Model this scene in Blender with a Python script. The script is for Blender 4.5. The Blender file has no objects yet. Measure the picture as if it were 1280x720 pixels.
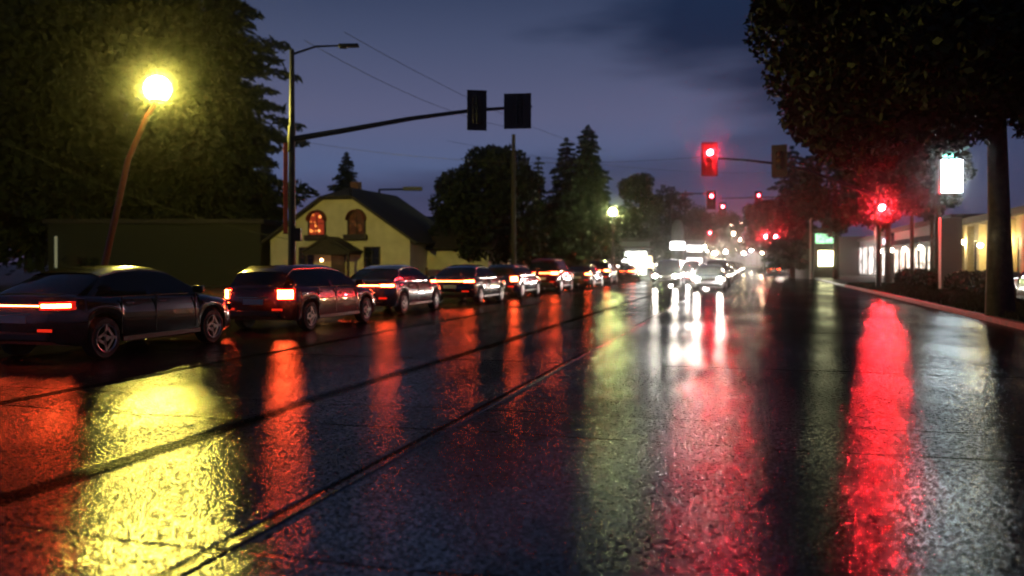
import bpy, bmesh, math, random
import numpy as np
from mathutils import Vector, Matrix
random.seed(7); R = math.radians
rng = np.random.default_rng(11)
S = bpy.context.scene
COL = S.collection

# ------------------------------------------------------------------ camera
F, HY, VPX, CH = 1067.0, 330.0, 940.0, 1.5       # focal in px of the 1280 frame, horizon row, road's vanishing column, eye height
TH = math.atan((VPX - 640) / F)
FWD = Vector((-math.sin(TH), math.cos(TH), 0)); RGT = Vector((math.cos(TH), math.sin(TH), 0)); UP = Vector((0, 0, 1))
cd = bpy.data.cameras.new('camera'); cam = bpy.data.objects.new('camera', cd); COL.objects.link(cam)
cd.sensor_width = 36; cd.lens = F / 1280 * 36; cd.clip_end = 3000; cd.clip_start = 0.05
cd.shift_y = (HY - 360) / 1280
cam.location = (0, 0, CH); cam.rotation_euler = (R(90), 0, TH)
cd.dof.use_dof = True; cd.dof.focus_distance = 10; cd.dof.aperture_fstop = 0.9; cd.dof.aperture_blades = 0
S.camera = cam

# ------------------------------------------------------------------ world: late dusk with broken cloud
W = bpy.data.worlds.new('World'); S.world = W; W.use_nodes = True
nt = W.node_tree; nt.nodes.clear()
def N(t, typ, **kw):
    n = t.nodes.new(typ)
    for k, v in kw.items(): setattr(n, k, v)
    return n
out = N(nt, 'ShaderNodeOutputWorld'); bg = N(nt, 'ShaderNodeBackground'); nt.links.new(bg.outputs[0], out.inputs[0])
tc = N(nt, 'ShaderNodeTexCoord'); sep = N(nt, 'ShaderNodeSeparateXYZ'); nt.links.new(tc.outputs['Generated'], sep.inputs[0])
def ramp(t, stops, interp='LINEAR'):
    r = N(t, 'ShaderNodeValToRGB'); r.color_ramp.interpolation = interp
    e = r.color_ramp.elements
    while len(e) < len(stops): e.new(0.5)
    for i, (p, c) in enumerate(stops): e[i].position = p; e[i].color = (*c, 1)
    return r
base = ramp(nt, [(0.0, (.065, .05, .105)), (.06, (.105, .10, .21)), (.11, (.105, .145, .29)), (.17, (.125, .135, .25)), (.25, (.075, .095, .185)), (.34, (.024, .042, .10)), (1, (.003, .008, .025))])
nt.links.new(sep.outputs[2], base.inputs[0])
dk = ramp(nt, [(0.0, (.055, .045, .09)), (.08, (.06, .068, .145)), (.13, (.055, .072, .155)), (.19, (.022, .028, .068)), (.26, (.013, .024, .065)), (.34, (.011, .028, .075)), (1, (.003, .006, .02))])
nt.links.new(sep.outputs[2], dk.inputs[0])
mp = N(nt, 'ShaderNodeMapping'); mp.inputs['Scale'].default_value = (1.5, 1.5, 7); mp.inputs['Location'].default_value = (3.1, 1.2, 0.4)
mp.inputs['Rotation'].default_value = (0, R(12), 0)
nt.links.new(tc.outputs['Generated'], mp.inputs[0])
nz = N(nt, 'ShaderNodeTexNoise'); nz.inputs['Scale'].default_value = 1.5; nz.inputs['Detail'].default_value = 5; nz.inputs['Roughness'].default_value = .45
nt.links.new(mp.outputs[0], nz.inputs['Vector'])
# cloud bank thickens to the right-hand (north-east) side
ad = N(nt, 'ShaderNodeMath', operation='MULTIPLY_ADD'); nt.links.new(sep.outputs[0], ad.inputs[0]); ad.inputs[1].default_value = .55; nt.links.new(nz.outputs['Fac'], ad.inputs[2])
cm = ramp(nt, [(.34, (0, 0, 0)), (.52, (1, 1, 1))], 'EASE'); nt.links.new(ad.outputs[0], cm.inputs[0])
mx = N(nt, 'ShaderNodeMix', data_type='RGBA'); nt.links.new(cm.outputs[0], mx.inputs[0]); nt.links.new(base.outputs[0], mx.inputs[6]); nt.links.new(dk.outputs[0], mx.inputs[7])
sky = N(nt, 'ShaderNodeTexSky', sky_type='NISHITA'); sky.sun_disc = False; sky.sun_elevation = R(-3.5); sky.sun_rotation = R(60)
sc_ = N(nt, 'ShaderNodeMix', data_type='RGBA', blend_type='ADD'); sc_.inputs[0].default_value = .02
nt.links.new(mx.outputs[2], sc_.inputs[6]); nt.links.new(sky.outputs[0], sc_.inputs[7])
nt.links.new(sc_.outputs[2], bg.inputs[0]); bg.inputs[1].default_value = 0.85
sd = bpy.data.lights.new('sun', 'SUN'); sun = bpy.data.objects.new('sun', sd); COL.objects.link(sun)
sd.energy = 0.02; sd.angle = R(20); sd.color = (.6, .7, 1); sun.rotation_euler = (R(40), 0, R(60))
S.view_settings.view_transform = 'Standard'; S.view_settings.look = 'None'; S.view_settings.exposure = 0; S.view_settings.gamma = 1
S.cycles.use_denoising = True; S.cycles.use_adaptive_sampling = True; S.cycles.adaptive_threshold = .03; S.cycles.max_bounces = 4; S.cycles.diffuse_bounces = 2; S.cycles.glossy_bounces = 3; S.cycles.transmission_bounces = 1; S.cycles.volume_bounces = 0; S.cycles.sample_clamp_indirect = 6; S.cycles.sample_clamp_direct = 0
S.cycles.caustics_reflective = False; S.cycles.caustics_refractive = False

def P(px, py, d):
    return cam.location + d * (FWD + (px - 640) / F * RGT + (HY - py) / F * UP)
def G(px, d, z=0.0):
    p = P(px, HY, d); return Vector((p.x, p.y, z))
def LD(lat, d):                       # ground point at lateral x, camera depth d
    y = (d + lat * math.sin(TH)) / math.cos(TH); return Vector((lat, y, 0))

# ------------------------------------------------------------------ materials
MATS = {}
def mat(name, col=(.5, .5, .5), rough=.5, metal=0, emit=None, es=0, noise=0, nscale=8, bump=0, bscale=30, coat=0, trans=0):
    if name in MATS: return MATS[name]
    m = bpy.data.materials.new(name); m.use_nodes = True; t = m.node_tree; b = t.nodes['Principled BSDF']
    b.inputs['Base Color'].default_value = (*col, 1); b.inputs['Roughness'].default_value = rough; b.inputs['Metallic'].default_value = metal
    b.inputs['Coat Weight'].default_value = coat
    if trans: b.inputs['Transmission Weight'].default_value = trans
    if emit: b.inputs['Emission Color'].default_value = (*emit, 1); b.inputs['Emission Strength'].default_value = es
    if noise or bump:
        c = N(t, 'ShaderNodeTexCoord')
    if noise:
        n = N(t, 'ShaderNodeTexNoise'); n.inputs['Scale'].default_value = nscale; n.inputs['Detail'].default_value = 6
        t.links.new(c.outputs['Object'], n.inputs['Vector'])
        r = ramp(t, [(.3, tuple(x * (1 - noise) for x in col)), (.7, tuple(min(1, x * (1 + noise)) for x in col))])
        t.links.new(n.outputs['Fac'], r.inputs[0]); t.links.new(r.outputs[0], b.inputs['Base Color'])
    if bump:
        n2 = N(t, 'ShaderNodeTexNoise'); n2.inputs['Scale'].default_value = bscale; n2.inputs['Detail'].default_value = 4
        t.links.new(c.outputs['Object'], n2.inputs['Vector'])
        bp = N(t, 'ShaderNodeBump'); bp.inputs['Strength'].default_value = bump; bp.inputs['Distance'].default_value = .02
        t.links.new(n2.outputs['Fac'], bp.inputs['Height']); t.links.new(bp.outputs[0], b.inputs['Normal'])
    MATS[name] = m; return m

def road_mat():
    m = bpy.data.materials.new('wet_asphalt'); m.use_nodes = True; t = m.node_tree; t.nodes.clear(); L = t.links.new
    mo = N(t, 'ShaderNodeOutputMaterial'); df = N(t, 'ShaderNodeBsdfDiffuse'); gl = N(t, 'ShaderNodeBsdfAnisotropic', distribution='BECKMANN'); fz = N(t, 'ShaderNodeFresnel'); fz.inputs['IOR'].default_value = 1.42
    gl.inputs['Color'].default_value = (.95, .95, .95, 1); ms = N(t, 'ShaderNodeMixShader'); fm = N(t, 'ShaderNodeMath', operation='MULTIPLY')
    L(fz.outputs[0], fm.inputs[0]); L(fm.outputs[0], ms.inputs[0]); L(df.outputs[0], ms.inputs[1]); L(gl.outputs[0], ms.inputs[2]); L(ms.outputs[0], mo.inputs[0])
    c = N(t, 'ShaderNodeTexCoord')
    # aggregate grain
    g = N(t, 'ShaderNodeTexNoise'); g.inputs['Scale'].default_value = 48; g.inputs['Detail'].default_value = 3; g.inputs['Roughness'].default_value = .6; L(c.outputs['Object'], g.inputs['Vector'])
    v = N(t, 'ShaderNodeTexVoronoi'); v.inputs['Scale'].default_value = 60; L(c.outputs['Object'], v.inputs['Vector'])
    # water film patches stretched along the road
    mp = N(t, 'ShaderNodeMapping'); mp.inputs['Scale'].default_value = (1.1, .11, 1); L(c.outputs['Object'], mp.inputs[0])
    w = N(t, 'ShaderNodeTexNoise'); w.inputs['Scale'].default_value = .9; w.inputs['Detail'].default_value = 5; w.inputs['Roughness'].default_value = .55; L(mp.outputs[0], w.inputs['Vector'])
    w2 = N(t, 'ShaderNodeTexNoise'); w2.inputs['Scale'].default_value = 2.3; w2.inputs['Detail'].default_value = 6; w2.inputs['Roughness'].default_value = .65; L(c.outputs['Object'], w2.inputs['Vector'])
    w3 = N(t, 'ShaderNodeTexNoise'); w3.inputs['Scale'].default_value = .42; w3.inputs['Detail'].default_value = 3; mp3 = N(t, 'ShaderNodeMapping'); mp3.inputs['Scale'].default_value = (1.2, .45, 1); L(c.outputs['Object'], mp3.inputs[0]); L(mp3.outputs[0], w3.inputs['Vector'])
    # wheel ruts: bands across x
    sp = N(t, 'ShaderNodeSeparateXYZ'); L(c.outputs['Object'], sp.inputs[0])
    rt = N(t, 'ShaderNodeMath', operation='MULTIPLY'); L(sp.outputs[0], rt.inputs[0]); rt.inputs[1].default_value = 2 * math.pi / 1.75
    w1x = N(t, 'ShaderNodeMath', operation='MULTIPLY_ADD'); L(w.outputs['Fac'], w1x.inputs[0]); w1x.inputs[1].default_value = 5.0; L(rt.outputs[0], w1x.inputs[2])
    sn = N(t, 'ShaderNodeMath', operation='SINE'); L(w1x.outputs[0], sn.inputs[0])
    def madd(a, k, o):
        n = N(t, 'ShaderNodeMath', operation='MULTIPLY_ADD'); L(a, n.inputs[0]); n.inputs[1].default_value = k
        if isinstance(o, float): n.inputs[2].default_value = o
        else: L(o, n.inputs[2])
        return n.outputs[0]
    a = madd(sn.outputs[0], .03, .07)
    a = madd(w.outputs['Fac'], .18, a); a = madd(w2.outputs['Fac'], .12, a)
    mn = N(t, 'ShaderNodeMath', operation='MAXIMUM'); L(madd(a, 1.0, -.05), mn.inputs[0]); mn.inputs[1].default_value = .06
    L(mn.outputs[0], gl.inputs['Roughness'])
    # tar seams: lengthwise joints and crosswise cracks
    def seam(sock, pos, width, wob):
        s = madd(w3.outputs['Fac'], wob, -pos - wob * .5); s2 = N(t, 'ShaderNodeMath', operation='ADD'); L(sock, s2.inputs[0]); L(s, s2.inputs[1])
        ab = N(t, 'ShaderNodeMath', operation='ABSOLUTE'); L(s2.outputs[0], ab.inputs[0])
        mr = N(t, 'ShaderNodeMapRange'); mr.inputs[1].default_value = width * .25; mr.inputs[2].default_value = width; mr.inputs[3].default_value = 1; mr.inputs[4].default_value = 0
        L(ab.outputs[0], mr.inputs[0]); return mr.outputs[0]
    cur = None
    for sock, pos, wd, wob in [(sp.outputs[0], -2.72, .045, .04), (sp.outputs[0], -4.6, .17, .35), (sp.outputs[0], -7.8, .13, .3),
                          (sp.outputs[1], 3.9, .02, .3), (sp.outputs[1], 7.2, .028, .35), (sp.outputs[1], 8.3, .02, .4), (sp.outputs[1], 12.6, .05, .5), (sp.outputs[1], 19.5, .08, .5), (sp.outputs[1], 27, .09, .6)]:
        o = seam(sock, pos, wd, wob)
        if sock == sp.outputs[1]:      # crosswise cracks fade in and out
            k = N(t, 'ShaderNodeMath', operation='MULTIPLY'); mr = N(t, 'ShaderNodeMapRange'); mr.inputs[1].default_value = .36; mr.inputs[2].default_value = .48; L(w2.outputs['Fac'], mr.inputs[0]); L(mr.outputs[0], k.inputs[0]); L(o, k.inputs[1]); o = k.outputs[0]
        if cur is None: cur = o
        else:
            k = N(t, 'ShaderNodeMath', operation='MAXIMUM'); L(cur, k.inputs[0]); L(o, k.inputs[1]); cur = k.outputs[0]
    r = ramp(t, [(.3, (.012, .012, .013)), (.7, (.036, .035, .034))]); L(g.outputs['Fac'], r.inputs[0])
    cm = N(t, 'ShaderNodeMix', data_type='RGBA'); L(cur, cm.inputs[0]); L(r.outputs[0], cm.inputs[6]); cm.inputs[7].default_value = (.008, .008, .008, 1)
    L(cm.outputs[2], df.inputs['Color'])
    pz = N(t, 'ShaderNodeMapRange'); pz.inputs[1].default_value = .40; pz.inputs[2].default_value = .60; pz.inputs[3].default_value = .22; pz.inputs[4].default_value = .47; L(w3.outputs['Fac'], pz.inputs[0])
    sl = madd(cur, -.32, pz.outputs[0]); s9 = N(t, 'ShaderNodeMath', operation='MAXIMUM'); L(sl, s9.inputs[0]); s9.inputs[1].default_value = .04; L(s9.outputs[0], fm.inputs[1])
    h = madd(g.outputs['Fac'], .6, madd(v.outputs['Distance'], .5, madd(w2.outputs['Fac'], .5, madd(cur, -1.2, 0.0))))
    bp = N(t, 'ShaderNodeBump'); bp.inputs['Strength'].default_value = .30; bp.inputs['Distance'].default_value = .012
    # coarse stones standing out of the water film reflect less than the film between them
    g2 = N(t, 'ShaderNodeTexNoise'); g2.inputs['Scale'].default_value = 38; g2.inputs['Detail'].default_value = 4; g2.inputs['Roughness'].default_value = .7; L(c.outputs['Object'], g2.inputs['Vector'])
    gr = ramp(t, [(.38, (.04, .04, .04)), (.50, (.50, .50, .50)), (.60, (1, 1, 1))]); L(g2.outputs['Fac'], gr.inputs[0]); L(gr.outputs[0], gl.inputs['Color'])
    L(h, bp.inputs['Height']); L(bp.outputs[0], gl.inputs['Normal']); L(bp.outputs[0], df.inputs['Normal'])
    return m

def leaf_mat(name, a, b_):
    m = bpy.data.materials.new(name); m.use_nodes = True; t = m.node_tree; b = t.nodes['Principled BSDF']
    c = N(t, 'ShaderNodeTexCoord'); n = N(t, 'ShaderNodeTexNoise'); n.inputs['Scale'].default_value = 1.3; n.inputs['Detail'].default_value = 3
    t.links.new(c.outputs['Object'], n.inputs['Vector']); r = ramp(t, [(.35, a), (.65, b_)])
    t.links.new(n.outputs['Fac'], r.inputs[0]); t.links.new(r.outputs[0], b.inputs['Base Color']); b.inputs['Roughness'].default_value = .65; b.inputs['Specular IOR Level'].default_value = .25
    return m
M_LEAF = leaf_mat('broad_leaves', (.007, .012, .005), (.018, .026, .009))
M_FIR = leaf_mat('fir_needles', (.008, .014, .006), (.018, .028, .011))
M_BARK = mat('bark', (.035, .026, .02), .85, noise=.5, nscale=6, bump=.8, bscale=14)
M_DKMET = mat('dark_metal', (.022, .024, .026), .4, .6)
M_GALV = mat('galvanised', (.12, .12, .12), .45, .7, noise=.2)
M_GLASS = mat('dark_glass', (.01, .012, .015), .06)
M_TYRE = mat('tyre_rubber', (.015, .015, .015), .7)
M_RIM = mat('alloy_rim', (.35, .35, .36), .3, .9)
M_CHROME = mat('chrome', (.7, .7, .7), .12, 1)
M_TRIM = mat('black_trim', (.015, .015, .015), .45)

# ------------------------------------------------------------------ mesh helpers
class MB:
    def __init__(s): s.v = []; s.f = []
    def add(s, vs, fs):
        k = len(s.v); s.v += [tuple(x) for x in vs]; s.f += [tuple(i + k for i in f) for f in fs]; return s
    def box(s, c, d, rz=0, M=None):
        x, y, z = d[0] / 2, d[1] / 2, d[2] / 2
        m = Matrix.Translation(c) @ (Matrix.Rotation(rz, 4, 'Z') if M is None else M)
        vs = [m @ Vector(p) for p in [(-x, -y, -z), (x, -y, -z), (x, y, -z), (-x, y, -z), (-x, -y, z), (x, -y, z), (x, y, z), (-x, y, z)]]
        return s.add(vs, [(0, 3, 2, 1), (4, 5, 6, 7), (0, 1, 5, 4), (1, 2, 6, 5), (2, 3, 7, 6), (3, 0, 4, 7)])
    def tube(s, pts, rad, n=10, cap=True):
        pts = [Vector(p) for p in pts]; rad = rad if hasattr(rad, '__len__') else [rad] * len(pts); vs = []; fs = []
        ref = None
        for i, p in enumerate(pts):
            d = (pts[min(i + 1, len(pts) - 1)] - pts[max(i - 1, 0)]).normalized()
            if ref is None: ref = d.orthogonal().normalized()
            ref = (ref - d * ref.dot(d)).normalized(); o = d.cross(ref)
            for k in range(n):
                a = 2 * math.pi * k / n; vs.append(p + (ref * math.cos(a) + o * math.sin(a)) * rad[i])
        for i in range(len(pts) - 1):
            for k in range(n): fs.append((i * n + k, i * n + (k + 1) % n, (i + 1) * n + (k + 1) % n, (i + 1) * n + k))
        if cap: fs.append(tuple(range(n - 1, -1, -1))); fs.append(tuple((len(pts) - 1) * n + k for k in range(n)))
        return s.add(vs, fs)
    def lathe(s, prof, c=(0, 0, 0), n=16, axis='Z', M=None):   # prof: (r, h)
        vs = []; fs = []
        A = {'Z': Matrix.Identity(4), 'X': Matrix.Rotation(R(90), 4, 'Y'), 'Y': Matrix.Rotation(R(-90), 4, 'X')}[axis]
        m = Matrix.Translation(c) @ (M or A)
        for r, h in prof:
            for k in range(n):
                a = 2 * math.pi * k / n; vs.append(m @ Vector((r * math.cos(a), r * math.sin(a), h)))
        for i in range(len(prof) - 1):
            for k in range(n): fs.append((i * n + k, i * n + (k + 1) % n, (i + 1) * n + (k + 1) % n, (i + 1) * n + k))
        fs.append(tuple(range(n - 1, -1, -1))); fs.append(tuple((len(prof) - 1) * n + k for k in range(n)))
        return s.add(vs, fs)
    def ball(s, c, r, n=14, sz=1):
        return s.lathe([(max(1e-3, r * math.sin(math.pi * i / 8)), -r * sz * math.cos(math.pi * i / 8)) for i in range(9)], c, n)
    def prism(s, poly, h0, h1, M=None):      # poly in xy, extruded z h0..h1, through M
        m = M or Matrix.Identity(4); n = len(poly)
        vs = [m @ Vector((x, y, h0)) for x, y in poly] + [m @ Vector((x, y, h1)) for x, y in poly]
        fs = [tuple(range(n - 1, -1, -1)), tuple(range(n, 2 * n))] + [(i, (i + 1) % n, n + (i + 1) % n, n + i) for i in range(n)]
        return s.add(vs, fs)
    def build(s, name, m, parent=None, smooth=True, bevel=0, loc=None):
        me = bpy.data.meshes.new(name); me.from_pydata(s.v, [], s.f); me.update()
        bm = bmesh.new(); bm.from_mesh(me); bmesh.ops.recalc_face_normals(bm, faces=bm.faces); bm.to_mesh(me); bm.free()
        if smooth:
            me.polygons.foreach_set('use_smooth', [True] * len(me.polygons)); me.set_sharp_from_angle(angle=R(38))
        me.materials.append(m); o = bpy.data.objects.new(name, me); COL.objects.link(o)
        if parent: o.parent = parent
        if loc: o.location = loc
        if bevel:
            b = o.modifiers.new('bevel', 'BEVEL'); b.width = bevel; b.segments = 2; b.limit_method = 'ANGLE'
        return o
def tag(o, label=None, cat=None, group=None, kind=None):
    if label: o['label'] = label
    if cat: o['category'] = cat
    if group: o['group'] = group
    if kind: o['kind'] = kind
    return o
def empty(name, loc, rz=0, label=None, cat=None, group=None):
    e = bpy.data.objects.new(name, None); COL.objects.link(e); e.location = loc; e.rotation_euler = (0, 0, rz); e.empty_display_size = .2
    return tag(e, label, cat, group)
def copy_tree(o, parent=None):
    c = o.copy(); COL.objects.link(c)
    if parent: c.parent = parent
    for ch in list(o.children): copy_tree(ch, c)
    return c
CAMYAW = TH      # rotation that makes local -Y face the camera's plane

# ------------------------------------------------------------------ ground, road, pavements
KR, KL = 5.9, -15.2
M_ROAD = road_mat()
def sheet(name, x0, x1, y0, y1, z, m):
    o = MB().add([(x0, y0, z), (x1, y0, z), (x1, y1, z), (x0, y1, z)], [(0, 1, 2, 3)]).build(name, m, smooth=False); return tag(o, kind='structure')
M_GROUND = mat('wet_ground', (.03, .032, .022), .55, noise=.5, nscale=.7, bump=.5, bscale=6)
sheet('ground', -900, 900, -200, 1500, 0, M_GROUND)
sheet('road', KL, KR, -30, 420, .008, M_ROAD)
M_PAVE = mat('wet_concrete', (.055, .055, .05), .5, noise=.35, nscale=2.2, bump=.35, bscale=25)
M_KERBRED = mat('red_painted_kerb', (.40, .012, .012), .7, noise=.3, nscale=5)
def slab(name, x0, x1, y0, y1, z0, z1, m, bevel=0):
    o = MB().box(((x0 + x1) / 2, (y0 + y1) / 2, (z0 + z1) / 2), (x1 - x0, y1 - y0, z1 - z0)).build(name, m, smooth=False, bevel=bevel); return tag(o, kind='structure')
slab('kerb', KR, KR + .16, 12, 60, -.1, .145, M_KERBRED, .02)
slab('kerb', KR, KR + .16, 60.02, 400, -.1, .14, M_PAVE, .02)
slab('kerb', KL - .16, KL, -30, 400, -.1, .14, M_PAVE, .02)
slab('pavement', KR + .165, KR + 2.2, 62, 400, -.1, .13, M_PAVE)
slab('pavement', KL - 2.4, KL - .165, -30, 400, -.1, .13, M_PAVE)
# grass verge right: soil bank with blades
slab('verge', KR + .165, KR + 5.6, 8, 61.9, -.1, .15, mat('verge_soil', (.02, .03, .012), .8, noise=.5, bump=.8, bscale=9))
def grass(name, n, x0, x1, y0, y1, z, hmin, hmax, m):
    x = rng.uniform(x0, x1, n); y = y0 + (y1 - y0) * rng.random(n) ** 1.8; h = rng.uniform(hmin, hmax, n); a = rng.uniform(0, 6.28, n); w = .012 + .0006 * y
    lx = rng.normal(0, .3, n) * h; ly = rng.normal(0, .3, n) * h
    v = np.empty((n, 3, 3)); v[:, 0] = np.stack([x - w * np.cos(a), y - w * np.sin(a), np.full(n, z)], 1); v[:, 1] = np.stack([x + w * np.cos(a), y + w * np.sin(a), np.full(n, z)], 1); v[:, 2] = np.stack([x + lx, y + ly, z + h], 1)
    return raw(name, v.reshape(-1, 3), 3, m)
def raw(name, v, k, m, parent=None):
    n = len(v) // k; me = bpy.data.meshes.new(name); me.vertices.add(len(v)); me.vertices.foreach_set('co', v.astype(np.float32).ravel())
    me.loops.add(len(v)); me.loops.foreach_set('vertex_index', np.arange(len(v), dtype=np.int32)); me.polygons.add(n)
    me.polygons.foreach_set('loop_start', np.arange(0, len(v), k, dtype=np.int32)); me.update(calc_edges=True); me.validate()
    me.materials.append(m); o = bpy.data.objects.new(name, me); COL.objects.link(o)
    if parent: o.parent = parent
    return o
tag(grass('grass', 60000, KR + .2, KR + 5.5, 13, 61.5, .14, .06, .2, M_LEAF), kind='stuff')
# painted lane line along the right foreground, worn
mk = MB()
def strip(x0, y0, x1, y1, w, z=.014):
    d = Vector((x1 - x0, y1 - y0, 0)).normalized(); n = Vector((-d.y, d.x, 0)) * w / 2
    a, b = Vector((x0, y0, z)), Vector((x1, y1, z)); mk.add([a - n, b - n, b + n, a + n], [(0, 1, 2, 3)])
for k in range(14): strip(-6.6, 60 + 12 * k, -6.6, 63 + 12 * k, .12)
strip(KL + .35, 20, KL + .35, 200, .1)
M_LINE = mat('worn_line_paint', (.10, .10, .085), .27, noise=.8, nscale=7)
bd = MB()
for i in range(90):
    y = 1 + i * 2.2; w_ = .018 + .006 * math.sin(i * 1.7); x = -2.63 + .012 * math.sin(i * .9)
    bd.v += [(x - w_, y, .0085), (x, y, .017), (x + w_, y, .0085)]
    if i: k = i * 3; bd.f += [(k - 3, k - 2, k + 1, k), (k - 2, k - 1, k + 2, k + 1)]
tag(bd.build('joint_sealant', mat('wet_tar', (.02, .02, .02), .22)), kind='structure')
tag(mk.build('lane_markings', M_LINE, smooth=False), kind='structure')

# ------------------------------------------------------------------ trees
def leaves(blobs, n, size, m, name='crown', parent=None, surf=.55, aspect=.55, droop=0):
    blobs = [(Vector(c), Vector(r)) for c, r in blobs]; wt = np.array([r.x * r.y + r.z * r.x for _, r in blobs]); wt = wt / wt.sum()
    idx = rng.choice(len(blobs), n, p=wt); C = np.array([list(c) for c, _ in blobs])[idx]; RR = np.array([list(r) for _, r in blobs])[idx]
    d = rng.normal(size=(n, 3)); d /= np.linalg.norm(d, axis=1)[:, None]; rr = np.where(rng.random(n) < surf, rng.uniform(.8, 1.06, n), rng.random(n) ** .4)
    c = C + d * RR * rr[:, None]
    u = rng.normal(size=(n, 3)); u[:, 2] -= droop; u /= np.linalg.norm(u, axis=1)[:, None]; w = np.cross(u, rng.normal(size=(n, 3))); w /= np.linalg.norm(w, axis=1)[:, None]
    s = size * rng.uniform(.6, 1.35, n)[:, None]; v = np.empty((n, 4, 3)); v[:, 0] = c - u * s; v[:, 1] = c + w * s * aspect; v[:, 2] = c + u * s; v[:, 3] = c - w * s * aspect
    return raw(name, v.reshape(-1, 3), 4, m, parent)
def broad(px, d, base_r, crown_h, top, rad, label, n=16000, size=.14, blobs=None, nb=26, group=None, trunk_r=.25, lean=0, name='broadleaf_tree', seed=1, flat=1.0):
    random.seed(seed); g = G(px, d); t = empty(name, g, 0, label, 'tree', group)
    tr = MB(); mid = (crown_h + top) / 2
    tr.tube([(0, 0, 0), (.03 * lean, 0, crown_h * .5), (lean * .1, .05, crown_h), (lean * .2, 0, mid), (lean * .25, .1, top * .9)], [trunk_r * 1.35, trunk_r, trunk_r * .85, trunk_r * .5, .04], 12)
    for k in range(9):
        a = random.uniform(0, 6.28); z0 = crown_h * random.uniform(.8, 1.1) + random.random() * (mid - crown_h); q = rad * random.uniform(.5, .85)
        tr.tube([(lean * .1, 0, z0), (math.cos(a) * q * .45, math.sin(a) * q * .45, z0 + q * .35), (math.cos(a) * q, math.sin(a) * q, z0 + q * .55 + .3)], [trunk_r * .42, trunk_r * .25, .03], 6)
    tr.build('trunk', M_BARK, t)
    if blobs is None:
        blobs = []
        hh = (top - crown_h) / 2
        for k in range(nb):
            a = random.uniform(0, 6.28); e = random.uniform(-1, 1); q = math.sqrt(max(0, 1 - e * e)) * rad * random.uniform(.45, .85) * (1.0 if e < .2 else .9)
            s = rad * random.uniform(.24, .42)
            blobs.append(((math.cos(a) * q, math.sin(a) * q, crown_h + hh + e * hh * .82), (s, s, s * .75 * flat)))
        blobs.append(((0, 0, crown_h + hh), (rad * .6, rad * .6, hh * .8)))
    leaves(blobs, n, size, M_LEAF, parent=t)
    return t
def conifer(px, d, h, rad, label, n=14000, size=.16, group=None, name='conifer_tree', seed=3, low=.06, taper=.9, layers=26, tr_r=.22, lean=0):
    random.seed(seed); g = G(px, d); t = empty(name, g, random.uniform(0, 6), label, 'tree', group)
    tr = MB(); tr.tube([(0, 0, 0), (0, 0, h * .5), (0, 0, h * .99)], [tr_r * 1.3, tr_r * .8, .03], 10)
    pts = []; axs = []
    for i in range(layers):
        f = i / (layers - 1); z = h * (low + (1 - low) * f); rl = rad * (1 - f) ** taper * random.uniform(.82, 1.12) + .12
        nb = max(5, int(11 * (1 - f) + 4))
        for k in range(nb):
            a = 6.283 * k / nb + random.uniform(-.35, .35); q = rl * random.uniform(.62, 1.12); dz = -q * random.uniform(.05, .3)
            e = Vector((math.cos(a) * q, math.sin(a) * q, z + dz)); tr.tube([(0, 0, z), (e.x * .5, e.y * .5, z + dz * .35), e], [max(.02, tr_r * .22 * (1 - f)), .02, .008], 4, False)
            pts.append((Vector((0, 0, z)), e, q))
    tr.build('trunk', M_BARK, t)
    wt = np.array([p[2] for p in pts]) + .2; wt /= wt.sum(); idx = rng.choice(len(pts), n, p=wt)
    A = np.array([list(p[0]) for p in pts])[idx]; B = np.array([list(p[1]) for p in pts])[idx]; Q = np.array([p[2] for p in pts])[idx]
    s = rng.random(n) ** .65; c = A + (B - A) * s[:, None]; sp = (.05 + Q * .22 * (1.15 - s)); c += rng.normal(size=(n, 3)) * sp[:, None] * np.array([.6, .6, .32])
    u = (B - A) / np.linalg.norm(B - A, axis=1)[:, None] + rng.normal(size=(n, 3)) * .55; u[:, 2] -= .35; u /= np.linalg.norm(u, axis=1)[:, None]
    w = np.cross(u, rng.normal(size=(n, 3))); w /= np.linalg.norm(w, axis=1)[:, None]; sz = size * rng.uniform(.6, 1.4, n)[:, None]
    v = np.empty((n, 4, 3)); v[:, 0] = c - u * sz; v[:, 1] = c + w * sz * .33; v[:, 2] = c + u * sz; v[:, 3] = c - w * sz * .33
    raw('crown', v.reshape(-1, 3), 4, M_FIR, t); return t

# the dark mass at the left: tall firs and a leafy tree behind the yellow lamp
conifer(262, 66, 36, 7.2, 'tall ragged fir with drooping boughs, right of the glowing yellow lamp', 46000, .36, seed=5, layers=40, taper=.5, low=.12, tr_r=.5)
conifer(75, 64, 38, 9.0, 'towering black fir at the far left edge behind the yellow lamp', 46000, .38, seed=8, layers=38, taper=.45, low=.08, tr_r=.55)
broad(165, 72, .3, 4, 27, 10, 'dense leafy tree lit green by the yellow lamp in front', 34000, .34, seed=4, nb=34, trunk_r=.4)
broad(-40, 60, .3, 4.0, 24, 9, 'leafy tree cut off by the left frame edge', 24000, .34, seed=9, trunk_r=.4)
broad(318, 68, .2, 1.0, 8.5, 2.6, 'small shrubby tree against the left gable wall of the cream house', 9000, .2, seed=11)
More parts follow.
